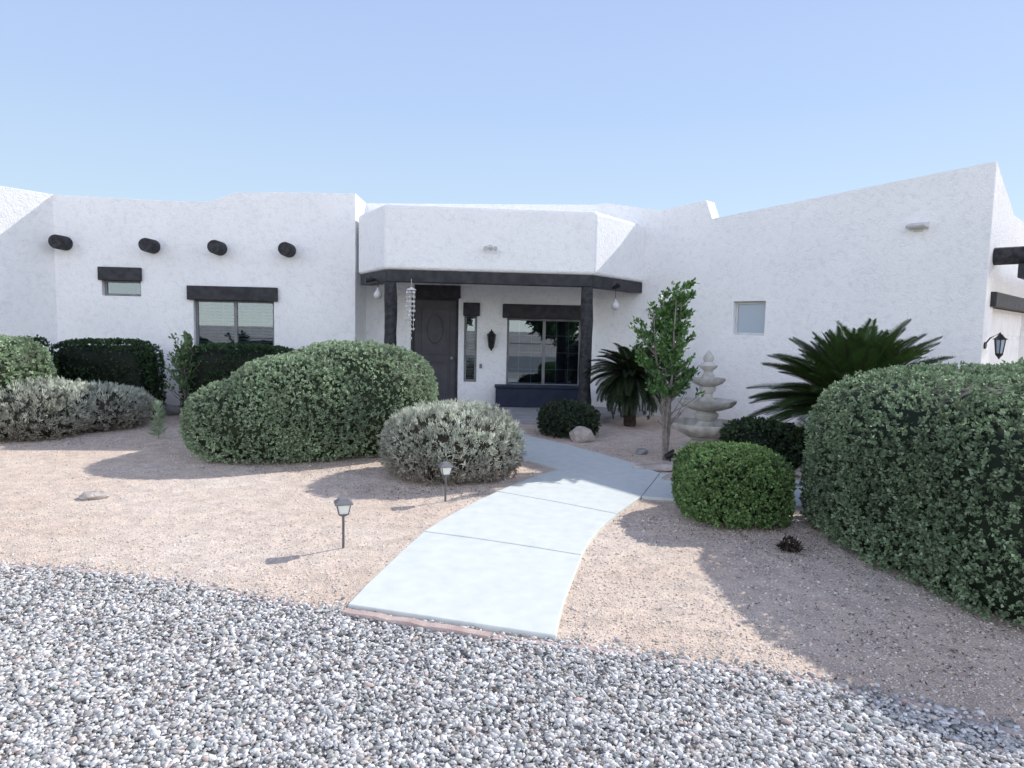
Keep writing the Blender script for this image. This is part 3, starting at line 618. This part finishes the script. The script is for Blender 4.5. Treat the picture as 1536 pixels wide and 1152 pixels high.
def rock(p,d,label,mat='rock',rz=0,seed=1):
    bm=bmesh.new(); bmesh.ops.create_icosphere(bm,subdivisions=3,radius=1)
    for v in bm.verts:
        f=1+.28*noise.noise(v.co*1.3+Vector((seed*3,0,0)))+.08*noise.noise(v.co*4+Vector((seed,0,0))); v.co=Vector((v.co.x*d[0]*f/2,v.co.y*d[1]*f/2,v.co.z*d[2]*f/2))
    bmesh.ops.rotate(bm,verts=bm.verts,matrix=Matrix.Rotation(rz,3,'Z')); me=bpy.data.meshes.new('rock'); bm.to_mesh(me); bm.free()
    o=link('rock',me,M[mat],None,(p.x,p.y,d[2]*.3)); return tag(o,label,'rock')
rock(G(873,662),(.36,.28,.27),'tan angular rock in front of the small dark round bush','rock',.3,2)
rock(G(141,747),(.24,.18,.08),'flat pale rock alone on the open gravel at left','rock',.2,5)
rock(G(254,622),(.42,.3,.22),'grey rock between the two dark trimmed hedges','rockg',.5,8)
rock(G(990,705),(.6,.25,.1),'long flat rock at the edge of the path under the young tree','rock',.1,11)
rock(G(1010,722),(.28,.25,.09),'small flat pale rock where the path branches','rock',.9,14)
rock(G(962,681),(.16,.14,.1),'small grey stone in the shaded bed left of the young tree','rockg',.9,17)
rock(G(1213,716),(.4,.3,.16),'brown rock behind the right branch of the path','rock',.4,21)
p=G(1005,692); t=thing('ground_spotlight',p,'small black garden spotlight beside the young tree trunk','garden light'); b=MB(); b.tube([p,p+Vector((0,0,.06))],.01,8); b.build('stake',M['black'],t); b=MB(); b.tube([p+Vector((-.06,.0,.05)),p+Vector((0,.01,.08)),p+Vector((.06,.02,.1))],[.03,.045,.055],12); b.build('lamp_head',M['black'],t,True)
g=G(1183,828); bush('dead_plant',[(g.x,g.y,.03,.07,.06,.045,2)],220,'small dark dried plant on the shaded soil below the cube bush','plant',((.04,.033,.028),(.09,.07,.055)),(.045,.008),'dryleaf',clump=6,stem=False,rough=.01,amp=.005)
P=[];
for (px,py,rx,ry,n) in ((650,740,.9,.3,500),(470,705,1.3,.35,500),(1100,800,.8,.4,500),(1240,830,.5,.8,700),(950,680,1.6,.9,1200),(1100,770,1.2,.4,400),(100,665,1.5,.3,500),(1400,960,1.0,.6,600)):
    g=G(px,py)
    for i in range(n): P.append((g.x+random.gauss(0,rx*.6),g.y+random.gauss(0,ry*.6),random.uniform(.006,.012)))
P=np.array(P); ok=np.ones(len(P),bool)
for poly in PA: ok&=~inside(P[:,0],P[:,1],poly)
P=P[ok]; n=len(P); A=RNG.normal(0,1,(n,3)); A[:,2]*=.25; A=nrm(A)*RNG.uniform(.012,.035,(n,1)); V,F=leafquads(P,A,nrm(np.cross(A,np.array([0,.1,1.])))*.005)
c=np.array([(.10,.075,.055),(.2,.15,.1),(.14,.13,.09)])[RNG.integers(0,3,n)]; o=npmesh('leaf_litter',V,F,np.repeat(c,4,0),M['dryleaf']); tag(o,'dry brown leaf litter on the soil around the bushes','leaf litter',kind='stuff')
# ================================================================ ACROSS THE STREET (seen in the window glass)
P=[];A=[];
for k in range(9):
    cx=-14+k*6.5+random.uniform(-2,2); cy=-52+random.uniform(-5,5); h=random.uniform(5,8.5)
    if 1<cx<7: continue
    for i in range(2200):
        d=Vector((random.gauss(0,1),random.gauss(0,1),random.gauss(0,1))).normalized()*random.uniform(.6,1)**.5; P.append((cx+d.x*h*.5,cy+d.y*h*.4,h*.58+d.z*h*.42)); A.append((random.gauss(0,.5),random.gauss(0,.5),random.gauss(0,.5)))
P=np.array(P);A=np.array(A); V,F=leafquads(P,A,nrm(np.cross(A,RNG.normal(0,1,A.shape)))*.25); o=npmesh('distant_trees',V,F,np.tile((.05,.08,.04),(len(V),1)),M['leaf']); tag(o,'row of far trees across the road, seen only as reflections in the windows','trees',kind='stuff')
t=thing('parked_trailer',(-36,-62,0),'long white trailer seen as a reflection in the wide left window','trailer')
MB().box((-36,-62,1.9),(10,2.5,2.6)).build('body',M['white'],t,bevel=.15)
for x in(-3.4,-1.2,2.2): MB().box((-36+x,-60.73,2.2),(1.3,.05,.8)).build('window',M['black'],t)
MB().box((-36+.6,-60.73,1.6),(.8,.05,1.9)).build('door',M['black'],t)
for x in(-1,.2):
    b=MB(); b.tube([(-36+x,-60.9,.4),(-36+x,-60.6,.4)],.4,16); b.build('wheel',M['black'],t,True)
# ================================================================ LIGHT
az=(.8,.6); el=R(35)
w=bpy.data.worlds.new('World'); S.world=w; w.use_nodes=True; nt=w.node_tree; bg=nt.nodes['Background']; L=nt.links
sky=nt.nodes.new('ShaderNodeTexSky'); sky.sky_type='NISHITA'; sky.sun_disc=False; sky.sun_elevation=el; sky.sun_rotation=math.atan2(az[0],az[1]); sky.air_density=1.0; sky.dust_density=.3; sky.ozone_density=2.0
# bright desert daylight: the sky texture blended with an even periwinkle haze, paler toward the horizon, darkened overhead to cut ground fill, brightened behind the camera as added fill for the shaded walls
tc=N(nt,'ShaderNodeTexCoord'); sp=N(nt,'ShaderNodeSeparateXYZ'); L.new(tc.outputs['Generated'],sp.inputs[0])
K=1/.15
gr=ramp(nt,[(0,(.82,.93,1.0)),(.14,(.62,.80,1.0)),(.30,(.51,.68,1.0)),(.54,(.43,.57,.97)),(.74,(.12,.16,.30))]); L.new(sp.outputs[2],gr.inputs[0])
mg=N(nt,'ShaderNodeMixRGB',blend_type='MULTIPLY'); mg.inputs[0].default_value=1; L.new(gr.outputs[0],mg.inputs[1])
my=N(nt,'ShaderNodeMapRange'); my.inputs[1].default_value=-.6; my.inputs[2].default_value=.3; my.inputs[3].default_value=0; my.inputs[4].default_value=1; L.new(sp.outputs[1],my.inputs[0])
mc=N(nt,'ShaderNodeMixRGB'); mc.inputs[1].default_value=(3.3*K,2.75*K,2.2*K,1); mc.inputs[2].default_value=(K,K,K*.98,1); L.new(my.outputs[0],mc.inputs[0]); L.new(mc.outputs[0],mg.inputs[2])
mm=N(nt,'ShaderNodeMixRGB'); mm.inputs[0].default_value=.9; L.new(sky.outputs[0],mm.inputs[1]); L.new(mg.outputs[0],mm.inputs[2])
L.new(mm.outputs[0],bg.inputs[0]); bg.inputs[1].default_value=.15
sl=bpy.data.lights.new('sun','SUN'); sl.energy=5.0; sl.angle=R(.55); sl.color=(1,.965,.90); so=bpy.data.objects.new('sun',sl); COL.objects.link(so)
d=Vector((az[0]*math.cos(el),az[1]*math.cos(el),math.sin(el))); so.rotation_euler=d.to_track_quat('Z','Y').to_euler(); so.location=d*30
S.view_settings.view_transform='Standard'; S.view_settings.look='None'; S.view_settings.exposure=0
